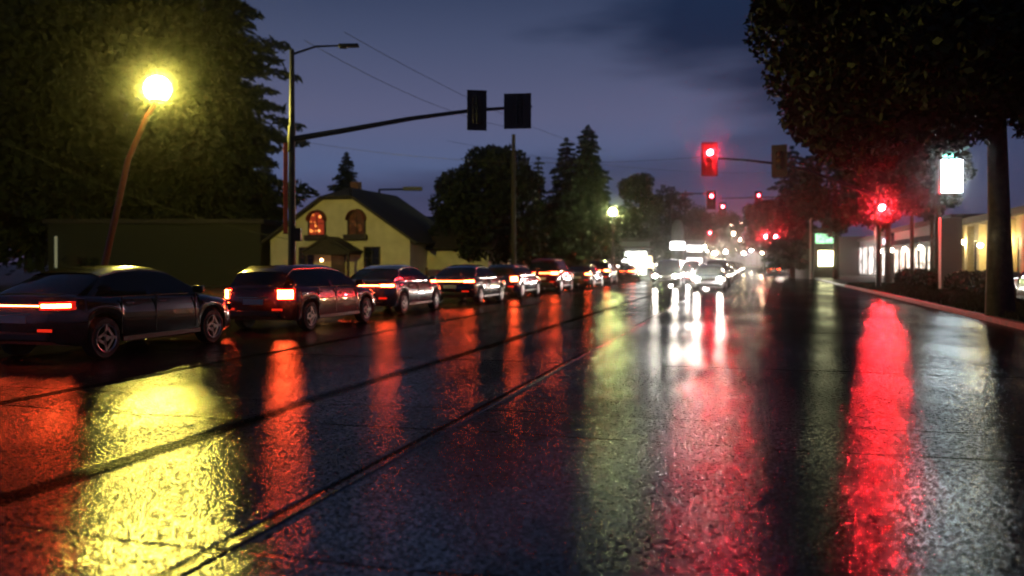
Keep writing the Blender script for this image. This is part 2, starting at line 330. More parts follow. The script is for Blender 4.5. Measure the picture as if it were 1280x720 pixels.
# middle distance trees
conifer(433, 72, 10.8, 4.2, 'small pointed fir poking above the cream house roof', 26000, .2, seed=13, low=.1, taper=.9, layers=34)
broad(606, 58, .3, .6, 10.2, 4.0, 'rounded dark tree right of the cream house', 26000, .17, seed=14, nb=40)
conifer(673, 75, 10.8, .95, 'slim columnar conifer between the round tree and the tall fir', 12000, .15, seed=15, taper=.35)
conifer(735, 74, 13.4, 3.6, 'tall spiky fir left of the greenish street lamp', 42000, .22, seed=17, taper=.6, layers=32)
conifer(708, 76, 12.6, 2.6, 'slightly shorter fir leaning against the tall spiky fir', 26000, .2, seed=18, taper=.5, layers=30)
broad(690, 80, .2, .5, 8.0, 4.6, 'low dark shrubby tree under the tall spiky fir', 22000, .18, seed=19)
broad(800, 84, .25, 1.2, 10.6, 3.0, 'round topped tree right of the greenish street lamp', 12000, .18, seed=20)
broad(838, 98, .25, 1.2, 10.6, 3.6, 'thin crowned tree above the grey roadside pillar', 6000, .16, seed=21)
broad(868, 130, .25, 2, 10.5, 4.5, 'distant tree left of the road behind the far signals', 8000, .25, seed=22)
broad(905, 190, .25, 2, 13, 6, 'most distant tree at the left of the road end', 7000, .3, seed=23)
# right side
broad(1250, 22.5, .3, 5.1, 15, 7.0, 'huge black leafy tree overhanging the right side of the road', 150000, .125, seed=31, trunk_r=.27, lean=-.6,
      blobs=[((random.uniform(-1, 1) * 4.2 - .4 + max(0, 6.6 - z) * 1.4, random.uniform(-1, 1) * 4, z + random.uniform(-.6, .6)), (s, s, s * .7)) for z, s in [(5.7, 1.6), (6.3, 1.8), (7.0, 2.0), (7.8, 2.1), (9.0, 2.2)] * 9]
      + [((-4.4, -.4, 8.8), (1.9, 1.7, 1.5)), ((-5.3, 0, 10.2), (1.5, 1.7, 1.6)), ((-3.2, .3, 7.3), (1.9, 1.8, 1.2)), ((-1.5, 0, 9), (4, 3.4, 2.6)), ((1.5, 0, 9), (4, 3.4, 2.8)), ((-.6, 1, 7.3), (4.0, 3.2, 1.9)), ((-4.9, 0, 11.8), (1.8, 1.7, 1.6))])
conifer(990, 88, 13.5, 3.4, 'dark fir behind the unlit signal of the right mast', 15000, .24, seed=33, taper=.5, low=.12)
broad(955, 120, .3, 2.0, 10.5, 3.6, 'distant dark tree right of the road end', 8000, .22, seed=34)
broad(1045, 78, .3, 4.0, 13.0, 3.8, 'thin gappy tree left of the large red signal', 13000, .2, seed=35)
broad(1110, 70, .3, 4.2, 13.5, 3.9, 'gappy tree directly behind the large red signal', 13000, .2, seed=36)
broad(1165, 60, .25, 4.6, 12.0, 2.8, 'slender street tree left of the lit pylon sign', 10000, .17, seed=37, trunk_r=.14)
broad(1140, 52, .2, 4.6, 9.5, 2.2, 'thin street tree on the verge beside the large red signal', 3600, .15, seed=38, trunk_r=.12)
# hedge
def hedge(name, x0, x1, y0, y1, h, label, n=14000):
    t = empty(name, ((x0 + x1) / 2, (y0 + y1) / 2, 0), 0, label, 'hedge'); sx, sy = (x1 - x0) / 2, (y1 - y0) / 2; bl = []
    k = int(sy * 2 / .8) + 1
    for i in range(k):
        bl.append(((random.uniform(-.15, .15), -sy + 2 * sy * i / max(1, k - 1), h * .5 + random.uniform(-.06, .06)), (sx, .8, h * .55)))
    leaves(bl, n, .09, M_LEAF, 'foliage', t)
    st = MB()
    for i in range(k): MB().tube([(0, -sy + 2 * sy * i / max(1, k - 1), 0), (0.05, -sy + 2 * sy * i / max(1, k - 1), h * .7)], [.03, .015], 5).build('stem', M_BARK, t)
hedge('hedge', 9.0, 10.6, 27, 62, 1.1, 'low dark hedge along the right pavement behind the tree trunk', 30000)

# ------------------------------------------------------------------ cars
def car(name, loc, rz, paint, label, style='sedan', lights='rear', group=None, brake=60., head=80., bar=True):
    L2, Wd, suv = 2.28, .91, style == 'suv'
    H = 1.70 if suv else 1.44; gz = .06 if suv else 0
    t = empty(name, loc, rz, label, 'car', group)
    def wid(y):
        e = (abs(y) - (L2 - .55)) / .55; return Wd * (1 if e <= 0 else (1 - .26 * min(1, e) ** 2.6)) * (1 - .02 * (abs(y) / L2) ** 2)
    def interp(y, tb): return float(np.interp(y, [a for a, _ in tb], [b for _, b in tb]))
    if suv: top = [(-2.28, .98), (-2.2, 1.06), (-1.5, 1.08), (.9, 1.08), (1.3, 1.06), (2.0, .98), (2.2, .86), (2.28, .72)]
    else: top = [(-2.28, .90), (-2.2, 1.0), (-1.9, 1.03), (-1.2, 1.0), (.8, .97), (1.4, .92), (2.0, .82), (2.2, .74), (2.28, .62)]
    bot = [(-2.28, .42), (-2.2, .30), (-1.9, .24), (1.9, .22), (2.2, .24), (2.28, .34)]
    wy = [-1.38, 1.40]; wr = .35 if suv else .325; ar = wr + .055
    ys = sorted(set(np.round(np.concatenate([np.linspace(-L2, L2, 70), [y + ar * math.cos(a) for y in wy for a in np.linspace(0, math.pi, 15)]]), 3)))
    b = MB(); secs = []
    for y in ys:
        w = wid(y); zb = interp(y, bot) + gz; zt = interp(y, top) + gz
        for c in wy:
            if abs(y - c) < ar: zb = max(zb, wr + math.sqrt(ar * ar - (y - c) ** 2))
        zs = zt - .07; q = lambda f: zb + (zs - zb) * f
        half = [(w * .93, zb), (w * .985, q(.12)), (w, q(.42)), (w * .992, q(.62)), (w * .975, q(.82)), (w * .94, zs), (w * .84, zt - .012), (w * .5, zt + .012), (0, zt + .02)]
        secs.append([Vector((x, y, z)) for x, z in half] + [Vector((-x, y, z)) for x, z in half[-2::-1]])
    n = len(secs[0]); vs = [v for s in secs for v in s]; fs = []
    for i in range(len(secs) - 1):
        for k in range(n - 1): fs.append((i * n + k, (i + 1) * n + k, (i + 1) * n + k + 1, i * n + k + 1))
    fs.append(tuple(range(n))); fs.append(tuple((len(secs) - 1) * n + k for k in range(n - 1, -1, -1)))
    b.add(vs, fs); body = b.build('body', paint, t)
    MB().box((0, 0, .42), (1.5, 3.9, .34)).build('underbody', M_TRIM, t, smooth=False)
    # greenhouse
    if suv: rl = [(-2.12, 1.10), (-1.95, 1.55), (-1.75, 1.69), (-.6, H + .02), (.1, 1.69), (.32, 1.63), (1.05, 1.12)]
    elif style == 'hatch': rl = [(-2.16, 1.0), (-1.92, 1.30), (-1.66, 1.43), (-.35, H + .02), (.15, 1.42), (.42, 1.36), (1.18, .97)]
    else: rl = [(-1.86, 1.01), (-1.25, 1.33), (-.85, 1.42), (-.25, H + .01), (.15, 1.42), (.42, 1.36), (1.18, .97)]
    g = MB(); gs = []
    zb0 = 1.0 if not suv else 1.1
    for i, (y, z) in enumerate(rl):
        z += gz; f = (z - zb0 - gz) / (H - zb0); wl = wid(y) * .875; wt = wl - .20 * max(0, f); zb = zb0 + gz - .06
        gs.append([Vector((wl, y, zb)), Vector((wl * .55 + wt * .45, y, zb + (z - zb) * .5)), Vector((wt, y, z - .05 * max(.2, f))), Vector((wt * .8, y, z)), Vector((0, y, z + .012)), Vector((-wt * .8, y, z)), Vector((-wt, y, z - .05 * max(.2, f))), Vector((-wl * .55 - wt * .45, y, zb + (z - zb) * .5)), Vector((-wl, y, zb))])
    n = 9; fs = [(i * n + k, (i + 1) * n + k, (i + 1) * n + k + 1, i * n + k + 1) for i in range(len(gs) - 1) for k in range(n - 1)]
    fs += [tuple(range(n)), tuple((len(gs) - 1) * n + k for k in range(n - 1, -1, -1))]
    g.add([v for s in gs for v in s], fs); g.build('windows', M_GLASS, t)
    # roof panel and pillars
    r = MB(); i0, i1 = (1, 5) if not suv else (1, 5); rs = []
    for i in range(i0, i1 + 1):
        s = gs[i]; o = Vector((0, 0, .012)); rs.append([s[2] + Vector((.012, 0, -.02)), s[2] + Vector((.01, 0, .008)), s[3] + o, s[4] + o, s[5] + o, s[6] + Vector((-.01, 0, .008)), s[6] + Vector((-.012, 0, -.02))])
    n = 7; r.add([v for s in rs for v in s], [(i * n + k, (i + 1) * n + k, (i + 1) * n + k + 1, i * n + k + 1) for i in range(len(rs) - 1) for k in range(n - 1)]); r.build('roof', paint, t)
    for sx in (1, -1):
        def pil(ya, yb, wdt):
            p = MB()
            sa = lambda y, lo: Vector((sx * (np.interp(y, [q[0] for q in rl], [s[0 if lo else 2].x for s in gs]) + .008), y, (zb0 + gz - .03) if lo else np.interp(y, [q[0] for q in rl], [s[2].z for s in gs])))
            A0, A1 = sa(ya - wdt, True), sa(ya + wdt, True); B0, B1 = sa(yb - wdt * .7, False), sa(yb + wdt * .7, False); o = Vector((-sx * .03, 0, 0))
            p.add([A0, A1, B1, B0, A0 + o, A1 + o, B1 + o, B0 + o], [(0, 1, 2, 3), (7, 6, 5, 4), (0, 4, 5, 1), (1, 5, 6, 2), (2, 6, 7, 3), (3, 7, 4, 0)]).build('pillar', paint, t)
        pil(rl[-1][0] - .06, rl[-2][0], .045); pil(-.25, -.28, .05); pil(rl[0][0] + (.12 if suv else .25), rl[1][0] + .12, .09)
        if suv: pil(-1.25, -1.2, .04)
    ins = lambda y: float(np.interp(y, [q[0] for q in rl], [q[1] for q in rl]))
    # wheels
    for c in wy:
        for sx in (1, -1):
            x = sx * (Wd - .11)
            ty = MB().lathe([(wr * .62, -.10), (wr * .93, -.105), (wr, -.075), (wr, .075), (wr * .93, .105), (wr * .62, .10)], (x, c, wr), 26, 'X').build('wheel', M_TYRE, t)
            MB().lathe([(wr * .60, -.02), (wr * .60, .02)], (x + sx * .08, c, wr), 20, 'X').build('wheel_well', M_TRIM, ty)
            rm = MB()
            for k in range(24):
                a, b2 = 6.283 * k / 24, 6.283 * (k + 1) / 24; q = [(x + sx * (.10 + o), c + math.cos(u) * rr, wr + math.sin(u) * rr) for u in (a, b2) for rr, o in ((wr * .70, -.02), (wr * .68, .02), (wr * .60, .01))]
                rm.add(q, [(0, 1, 4, 3), (1, 2, 5, 4)])
            rm.lathe([(.05, -.01), (.045, .03)], (x + sx * .1, c, wr), 12, 'X')
            for k in range(7):
                a = 6.283 * k / 7; rm.box((x + sx * .112, c + math.cos(a) * wr * .36, wr + math.sin(a) * wr * .36), (.018, .045, wr * .58), M=Matrix.Rotation(math.pi / 2 - a, 4, 'X'))
            rm.build('rim', M_RIM, ty)
    # door seams, handles, mirrors, sill trim
    for sx in (1, -1):
        tr = MB()
        for y in (-1.02 if not suv else -1.0, -.2, .86):
            tr.box((sx * (wid(y) * .985 + .0), y, .66 + gz), (.028, .008, .60))
        tr.box((sx * .885, 0, .285 + gz), (.05, 2.0, .07)); tr.build('trim', M_TRIM, t, smooth=False)
        for y in (-.05, -.85):
            MB().box((sx * (Wd * .985 + .01), y, .86 + gz), (.03, .17, .028)).build('handle', M_CHROME, t, bevel=.006)
        mi = MB(); mi.box((sx * (Wd + .09), .82, 1.04 + gz), (.20, .10, .13)); mi.box((sx * (Wd - .02), .85, 1.0 + gz), (.12, .05, .04)); mi.build('mirror', paint, t, bevel=.03)
        # window chrome line
        ch = MB(); ch.box((sx * .795, -.3, zb0 + gz - .035), (.012, 2.2, .012)); ch.build('window_trim', M_CHROME, t, smooth=False)
    # lamps, wrapped round the corners
    def wrap(sx, yend, x_in, y_in, z0, z1, out=.010):
        sg = 1 if yend > 0 else -1; path = []
        path.append((x_in, yend + sg * out))
        path.append((wid(yend) * .93, yend + sg * out))
        for q in np.linspace(.03, 1, 6):
            y = yend + (y_in - yend) * q; path.append((wid(y) * 1.0 + out, y))
        o = MB(); v = []
        for x, y in path: v += [(sx * x, y, z0), (sx * x, y, z1), (sx * (x - .06), y - sg * .05 * (1 if abs(y) > 2.2 else .2), z0), (sx * (x - .06), y - sg * .05 * (1 if abs(y) > 2.2 else .2), z1)]
        f = []
        for i in range(len(path) - 1):
            a, b_ = i * 4, (i + 1) * 4; f += [(a, b_, b_ + 1, a + 1), (a + 1, b_ + 1, b_ + 3, a + 3), (a + 3, b_ + 3, b_ + 2, a + 2), (a + 2, b_ + 2, b_, a)]
        e = (len(path) - 1) * 4; f += [(0, 1, 3, 2), (e, e + 2, e + 3, e + 1)]; o.add(v, f); return o
    tz0, tz1 = (.80, .93) if not suv else (.86, 1.04)
    xin = .50
    if style == 'hatch': tz0, tz1, xin = .70, .96, .66
    mt = MATS.get('tail_%g' % brake) or mat('tail_%g' % brake, (.3, .01, .01), .2, emit=(1, .085, .02), es=brake)
    mr = mat('tail_lens', (.25, .008, .008), .15, emit=(1, .02, .01), es=.5 if lights == 'rear' else 0.02)
    mh = MATS.get('head_%g' % head) or mat('head_%g' % head, (.8, .8, .8), .15, emit=(1, .93, .80), es=head)
    for sx in (1, -1):
        tl = wrap(sx, -L2, xin, -1.98, tz0 + gz, tz1 + gz).build('tail_light', mr, t)
        if lights == 'rear': wrap(sx, -L2, xin + .04, -2.05, tz0 + gz + .035, tz1 + gz - .035, .016).build('glowing_strip', mt, tl)
        MB().box((sx * .60, -L2 - .012, .50 + gz), (.26, .02, .045)).build('reflector', mat('red_reflector', (.5, .01, .01), .1, emit=(1, .03, .01), es=.7 if lights == 'rear' else 0), t, bevel=.006)
        hl = wrap(sx, L2, .48, 1.98, .60 + gz, .73 + gz).build('headlight', M_GLASS if lights != 'front' else mat('head_lens', (.5, .5, .5), .1, emit=(1, .95, .85), es=6), t)
        if lights == 'front': MB().lathe([(.095, -.01), (.10, .012)], (sx * .62, L2 + .022, .67 + gz), 14, 'Y').build('beam_lamp', mh, hl)
    if lights == 'rear' and bar:
        MB().box((0, -L2 - .006, (tz0 + tz1) / 2 + gz), (1.0, .02, .018)).build('brake_light', mt, t, smooth=False)
    MB().box((0, -L2 - .006, .66 + gz), (.50, .015, .12)).build('licence_plate', mat('plate', (.5, .5, .48), .4), t, bevel=.004)
    MB().box((0, -L2 + .03, .40 + gz), (1.30, .12, .14)).build('rear_bumper', M_TRIM, t, bevel=.03)
    MB().box((0, -L2 - .008, .755 + gz), (.74, .018, .02)).build('chrome_strip', M_CHROME, t, smooth=False)
    fr = MB(); fr.box((0, L2 - .01, .62 + gz), (.82, .05, .13)); fr.box((0, L2 - .02, .36 + gz), (1.15, .06, .13)); fr.build('grille', M_TRIM, t, bevel=.02)
    return t
def paint(name, c, r=.22, me=.3): return mat(name, c, r, me, coat=1)
PBLK = paint('black_paint', (.010, .010, .012)); PGRY = paint('grey_paint', (.09, .09, .10)); PRED = paint('maroon_paint', (.14, .012, .012)); PSIL = paint('silver_paint', (.32, .33, .35)); PWHT = paint('white_paint', (.55, .55, .53), me=0); PBLU = paint('blue_paint', (.015, .03, .09))
LANE_A = -10.7
qs = 'cars queued away from the camera on the far side of the road'
seq = [(12.6, PBLK, 'sedan', 'black saloon with glowing tail lights, nearest car at the left edge'),
       (18.7, PRED, 'hatch', 'maroon hatchback with upright lit tail lights, second car of the left queue'),
       (25.0, PGRY, 'sedan', 'grey saloon with lit tail lights, third of the left queue, before the cream house'),
       (31.6, PBLK, 'sedan', 'black saloon, fourth of the left queue, right of the mast pole'),
       (38.6, PBLU, 'hatch', 'dark blue hatchback, fifth of the left queue, below the round tree'),
       (46.0, PRED, 'suv', 'maroon SUV, sixth of the left queue, near the lit shopfront'),
       (54.5, PGRY, 'sedan', 'grey saloon, seventh of the left queue, in front of the bright window'),
       (64.0, PBLK, 'suv', 'black SUV, eighth of the left queue, beyond the bright window'),
       (76.0, PRED, 'sedan', 'maroon saloon, farthest of the left queue, beside the grey pillar')]
for i, (y, p, st, lb) in enumerate(seq):
    car('queued_car', (LANE_A + (0, .25, -.2, .1, -.15)[i % 5], y, .008), R((0, -1, .8, 0, -.6)[i % 5]), p, lb, st, 'rear', qs, brake=130, bar=i not in (1, 4, 6))
on = 'oncoming cars with headlights on'
rows = [(50, 0, PSIL, 'sedan'), (57, 1, PBLK, 'suv'), (60, 0, PGRY, 'suv'), (68, 1, PRED, 'sedan'), (70, 0, PWHT, 'sedan'), (79, 1, PSIL, 'suv'), (80, 0, PBLK, 'sedan'), (91, 0, PBLU, 'suv'), (92, 1, PGRY, 'sedan'),
        (103, 0, PWHT, 'sedan'), (107, 1, PBLK, 'sedan'), (118, 0, PSIL, 'suv'), (124, 1, PWHT, 'suv'), (136, 0, PGRY, 'sedan'), (146, 1, PBLU, 'sedan'), (158, 0, PBLK, 'suv'), (178, 0, PWHT, 'sedan')]
cn = {PSIL: 'silver', PBLK: 'black', PGRY: 'grey', PRED: 'maroon', PWHT: 'white', PBLU: 'blue'}; ordn = ['nearest', 'second', 'third', 'fourth', 'fifth', 'sixth', 'seventh', 'eighth', 'ninth', 'tenth']; cnt = [0, 0]
for y, ln, p, st in rows:
    car('oncoming_car', ((-2.3, -5.3)[ln], y, .008), math.pi, p, '%s %s with headlights on, %s in the %s oncoming lane' % (cn[p], 'SUV' if st == 'suv' else 'saloon', ordn[cnt[ln]], ('right-hand', 'left-hand')[ln]), st, 'front', on, head=950 if y < 100 else 2200)
    cnt[ln] += 1
car('leading_car', (2.6, 112, .008), 0, PBLK, 'dark saloon driving away in the right lane below the far red signals', 'sedan', 'rear', brake=30)
car('parked_car', (G(1300, 27).x + .6, G(1300, 27).y, .15), R(8), PSIL, 'silver saloon parked behind the tree trunk at the right edge', 'sedan', 'none')

# ------------------------------------------------------------------ signals and masts
M_SIG = mat('signal_housing', (.03, .012, .010), .5, noise=.2); M_BACK = mat('backplate', (.02, .008, .007), .55, noise=.2)
M_REDL = mat('red_signal_lamp', (.5, .02, .02), .3, emit=(1, .02, .03), es=900)
M_OFF_Y = mat('unlit_amber', (.10, .06, .01), .3); M_OFF_G = mat('unlit_green', (.01, .05, .03), .3); M_OFF_R = mat('unlit_red', (.08, .01, .01), .3)
def signal(loc, rz, label, lit=True, sc=1.0, group='traffic signals', es=None, back=(.95, 1.75), wide=False):
    t = empty('traffic_signal', loc, rz, label, 'traffic signal', group); t.scale = (sc,) * 3      # local -Y is the lens side
    MB().box((0, .03, 0), (back[0] * .9, .03, back[1])).build('backplate', M_BACK, t, bevel=.01)
    h = MB()
    for z in (.36, 0, -.36): h.box((0, .0, z), (.36, .20, .345))
    h.build('housing', M_SIG, t, bevel=.02)
    br = MB(); br.tube([(0, .08, .60), (0, .16, .2), (0, .16, -.55)], .035, 8); br.box((0, .12, .1), (.12, .10, .1)); br.build('bracket', M_DKMET, t)
    ml = M_REDL if es is None else mat('red_signal_lamp_%g' % es, (.5, .02, .02), .3, emit=(1, .02, .03), es=es)
    for z, m in ((.36, ml if lit else M_OFF_R), (0, M_OFF_Y), (-.36, M_OFF_G)):
        l = MB().lathe([(.135, -.01), (.12, .025), (.05, .045)], (0, -.105, z), 16, M=Matrix.Rotation(R(90), 4, 'X')).build('lens', m, t)
        v = MB(); pts = []
        for r_, y0 in ((.155, 0), (.150, 0)):
            pass
        n = 12; vs = []; fs = []
        for i in range(n + 1):
            a = R(-35 + 250 * i / n); c, s_ = math.cos(a), math.sin(a)
            ln = .12 + .12 * max(0, s_)
            vs += [(c * .158, -.10, z + s_ * .158), (c * .158, -.10 - ln, z + s_ * .158), (c * .15, -.10, z + s_ * .15), (c * .15, -.10 - ln, z + s_ * .15)]
        for i in range(n):
            a, b_ = i * 4, i * 4 + 4; fs += [(a, b_, b_ + 1, a + 1), (a + 2, a + 3, b_ + 3, b_ + 2), (a + 1, b_ + 1, b_ + 3, a + 3)]
        v.add(vs, fs).build('visor', M_SIG, t)
    return t
def hang(px, py, d): return P(px, py, d)
# left mast
g0 = G(365, 32); t = empty('signal_mast', g0, TH, 'dark signal mast with long rising arm and lamp bracket left of the cream house', 'signal mast')
mpx = 32 / F
m = MB(); m.tube([(0, 0, .13), (0, 0, 4), (0, 0, CH + 268 * mpx)], [.16, .13, .085], 14); m.lathe([(.24, .12), (.24, .2), (.17, .26)], n=14); m.build('pole', M_DKMET, t)
m = MB(); arm = [(0, 0), (60, 10), (150, 26), (225, 36), (300, 41)]
m.tube([(x * mpx, -.0, CH + (330 - 174 + y) * mpx) for x, y in arm], [.115, .105, .085, .07, .05], 12); m.tube([(-.05, 0, CH + 140 * mpx), (0, 0, CH + 172 * mpx)], .15, 12); m.build('arm', M_DKMET, t)
m = MB(); m.tube([(0, 0, CH + 262 * mpx), (12 * mpx, 0, CH + 266 * mpx), (30 * mpx, 0, CH + 272 * mpx), (62 * mpx, 0, CH + 273 * mpx)], [.05, .045, .04, .035], 8); m.build('lamp_bracket', M_DKMET, t)
m = MB(); m.box((71 * mpx, 0, CH + 273 * mpx), (.75, .28, .12)); m.box((64 * mpx, 0, CH + 271 * mpx), (.3, .2, .1)); m.build('lamp_head', M_DKMET, t, bevel=.04)
MB().box((0.2, 0, 2.6), (.3, .25, .5)).build('control_box', M_DKMET, t, bevel=.02)
# red pole banner
bn = empty('pole_banner', P(357, 235, 31.9), TH, 'narrow red banner hanging down the left side of the signal mast', 'banner')
MB().box((0, 0, 0), (.16, .025, 3.4)).build('cloth', mat('red_cloth', (.45, .05, .04), .7, noise=.2), bn, bevel=.005)
m = MB(); m.tube([(-.1, 0, 1.7), (.22, 0, 1.7)], .018, 6); m.tube([(-.1, 0, -1.7), (.22, 0, -1.7)], .018, 6); m.build('bracket', M_DKMET, bn)
s1 = signal(P(596, 138, 31.85), TH + math.pi + .15, 'unlit signal seen from behind, inner one on the left mast arm', False, .93, 'signals on the left mast arm', back=(.88, 1.62))
s2 = signal(P(647, 139, 31.85), TH + math.pi - .12, 'broad unlit signal seen from behind at the tip of the left mast arm', False, .93, 'signals on the left mast arm', back=(1.22, 1.42))
# right mast
DR = 47.0; g1 = G(1098, DR); mr_ = DR / F
t = empty('signal_mast', g1, TH, 'signal mast with curved arm reaching over the road, right side by the verge', 'signal mast')
m = MB(); m.tube([(0, 0, .15), (0, 0, CH + 95 * mr_)], [.15, .12], 14); m.lathe([(.22, .14), (.22, .22), (.16, .28)], n=14); m.build('pole', M_DKMET, t)
m = MB(); m.tube([((x - 1098) * mr_, 0, CH + (HY - y) * mr_) for x, y in [(1098, 246), (1070, 236), (1040, 224), (1005, 212), (974, 205), (930, 200), (880, 197)]], [.12, .11, .10, .085, .075, .065, .05], 12); m.build('arm', M_DKMET, t)
signal(P(887, 199, DR - .25), TH, 'lit red signal at the tip of the right mast arm', True, .98, 'signals facing the camera', es=3200, back=(1.0, 1.9))
signal(P(974, 201, DR - .25), TH - .5, 'unlit signal turned aside, inner one on the right mast arm', False, .98, 'signals facing the camera', back=(.95, 1.8))
signal(P(1101, 268, DR - .35), TH, 'brightest red signal, mounted on the pole of the right mast', True, 1.0, 'signals facing the camera', es=8500, back=(.5, 1.2))
# far mast with red signals
DF = 92.0; g2 = G(838, DF); mf = DF / F
t = empty('signal_mast', g2, TH, 'distant signal mast left of the road with a straight arm', 'signal mast')
m = MB(); m.tube([(0, 0, .1), (0, 0, CH + 88 * mf)], [.16, .12], 10); m.build('pole', M_DKMET, t)
m = MB(); m.tube([(0, 0, CH + 88 * mf), (54 * mf, 0, CH + 88 * mf)], [.1, .06], 8); m.build('arm', M_DKMET, t)
signal(P(889, 250, DF - .3), TH, 'distant red signal at the tip of the far left mast arm', True, 1.15, 'distant red signals', es=420)
D3 = 125.; g3 = G(990, D3); m3 = D3 / F
t = empty('signal_mast', g3, TH, 'most distant signal mast, arm reaching left from the right kerb', 'signal mast')
m = MB(); m.tube([(0, 0, .1), (0, 0, CH + 86 * m3)], [.18, .12], 10); m.build('pole', M_DKMET, t)
m = MB(); m.tube([(0, 0, CH + 84 * m3), (-90 * m3, 0, CH + 82 * m3)], [.12, .06], 8); m.build('arm', M_DKMET, t)
signal(P(903, 262, D3 - .4), TH, 'small red signal just below right of the far left mast signal', True, 1.2, 'distant red signals', es=500)
signal(P(948, 248, D3 - .4), TH, 'small red signal at the edge of the dark trees over the road end', True, 1.2, 'distant red signals', es=300)
for px, py, e, lb in [(957, 300, 6000, 'low far red signal, left one of the pair above the road end'), (969, 300, 9000, 'low far red signal, right and brighter one of the pair above the road end'), (887, 295, 260, 'low far red signal above the oncoming headlights')]:
    gg = G(px, 100); s = signal(P(px, py, 100), TH, lb, True, 1.0, 'distant red signals', es=e, back=(.6, 1.3))
    p = MB(); zt = P(px, py, 100).z - .7; p.tube([(0, .17, -zt - .65), (0, .17, .2)], .07, 8); p.build('post', M_DKMET, s)

# ------------------------------------------------------------------ street lamps
def haloglobe(name, loc, rz, label, col, es, r, post, m_post=M_DKMET, cat='street lamp', group=None):
    t = empty(name, loc, rz, label, cat, group)
    MB().tube([Vector(p) for p in post[0]], post[1], 12).build('post', m_post, t)
    e = Vector(post[0][-1])
    gl = MB().ball(e + Vector((0, 0, r * .95)), r, 14).build('globe', mat('glow_' + label[:12] + '%g' % es, (.8, .8, .7), .4, emit=col, es=es), t)
    MB().lathe([(r * .55, -.06), (r * .62, .05), (r * .3, .12)], e, 12).build('collar', m_post, t)
    return t
D1 = 32; k1 = D1 / F
M_REDLIT_POST = mat('red_lit_post', (.13, .018, .012), .5, noise=.25)  # red light falling on the post is put into its base colour
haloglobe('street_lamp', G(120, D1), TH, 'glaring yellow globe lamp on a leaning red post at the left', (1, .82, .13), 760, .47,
          ([(0, 0, .0), (40 * k1, 0, CH + 130 * k1), (64 * k1, 0, CH + 185 * k1), (77 * k1, 0, CH + 204 * k1)], [.13, .105, .09, .08]), M_REDLIT_POST)
D2 = 66; k2 = D2 / F
haloglobe('street_lamp', G(766, D2), TH, 'greenish white globe lamp in front of the tall spiky fir', (.85, 1, .35), 520, .26, ([(0, 0, 0), (0, 0, CH + 61 * k2)], [.10, .06]))
sl = 'distant street lamps along the road'
for px, py, d, c, e, lb in [(917, 292, 170, (1, .85, .55), 260, 'distant cream lamp centred above the oncoming headlights'), (914, 281, 190, (1, .7, .5), 120, 'distant dim pinkish lamp left of the road end'), (927, 278, 230, (1, .6, .5), 90, 'tiny pink lamp highest above the road end'),
                        (946, 306, 200, (1, .9, .7), 200, 'tiny cream lamp low over the road end'), (981, 307, 130, (1, .8, .6), 160, 'small warm lamp right of the pair of low red signals'), (990, 309, 140, (.9, .9, 1), 160, 'small cool white lamp right of the warm lamp'),
                        (880, 309, 120, (1, .9, .7), 260, 'small warm lamp at the left kerb by the white shop sign'), (868, 312, 110, (1, .95, .9), 260, 'small white lamp beside the white shop sign')]:
    z = P(px, py, d).z; haloglobe('street_lamp', G(px, d), TH, lb, c, e, .22, ([(0, 0, 0), (0, 0, z - .2)], [.07, .05]), group=sl)
sm = 'small far lamps clustered over the road end'
for i, (px, py, d) in enumerate([(872, 316, 100), (884, 313, 150), (893, 317, 130), (899, 310, 210), (907, 315, 170), (921, 312, 200), (930, 317, 180), (939, 313, 230), (952, 316, 150), (962, 314, 120), (976, 317, 110), (985, 322, 96), (998, 318, 118), (1006, 323, 104), (925, 300, 240), (897, 300, 190)]):
    z = P(px, py, d).z; c = [(1, .78, .48), (1, .92, .8), (1, .66, .4)][i % 3]
    o = haloglobe('street_lamp', G(px, d), TH, '', c, 330 + 170 * (i % 3), .24, ([(0, 0, 0), (0, 0, z - .2)], [.06, .045]), group=sm)
    o['label'] = 'tiny far warm lamp among those clustered low over the end of the road'
# lamp post with bent arm, right
q = G(1013, 84); t = empty('lamp_post', q, TH, 'pale lamp post with a slanting arm right of the dark fir', 'street lamp'); kk = 84 / F
MB().tube([(0, 0, 0), (0, 0, CH + 55 * kk), (4 * kk, 0, CH + 60 * kk), (20 * kk, 0, CH + 74 * kk)], [.1, .08, .08, .07], 10).build('post', mat('pale_post', (.5, .42, .40), .4), t)
MB().box((21.5 * kk, -.05, CH + 75.3 * kk), (.5, .3, .14)).build('lamp_head', mat('lamp_head_glow', (.8, .7, .6), .4, emit=(1, .75, .65), es=14), t, bevel=.03)

# utility poles and wires
M_WOOD = mat('pole_wood', (.035, .028, .022), .8, noise=.4, bump=.5)
def upole(px, d, ytop, label, arm=True):
    z = P(px, ytop, d).z; t = empty('utility_pole', G(px, d), TH, label, 'utility pole'); MB().tube([(0, 0, 0), (0, 0, z)], [.17, .11], 10).build('pole', M_WOOD, t)
    if arm:
        MB().box((0, .1, z - .6), (2.0, .1, .12)).build('crossarm', M_WOOD, t, smooth=False)
        i = MB()
        for x in (-.85, -.4, .4, .85): i.lathe([(.04, 0), (.05, .06), (.02, .12)], (x, .1, z - .54), 8)
        i.build('insulators', M_GLASS, t)
    return z
upole(642, 52, 168, 'wooden utility pole standing behind the round dark tree', False); upole(1172, 50, 150, 'dark utility pole beside the lit pylon sign', False); upole(857, 112, 238, 'utility pole behind the grey roadside pillar')
def wire(a, b, sag, label, r=.012):
    pts = [a.lerp(b, i / 14) - Vector((0, 0, sag * 4 * (i / 14) * (1 - i / 14))) for i in range(15)]
    tag(MB().tube(pts, r, 4).build('overhead_wire', M_TRIM), label, 'wire', 'overhead wires')
wire(P(380, 50, 34), P(640, 160, 55), .5, 'upper overhead wire running from the lamp bracket down to the utility pole')
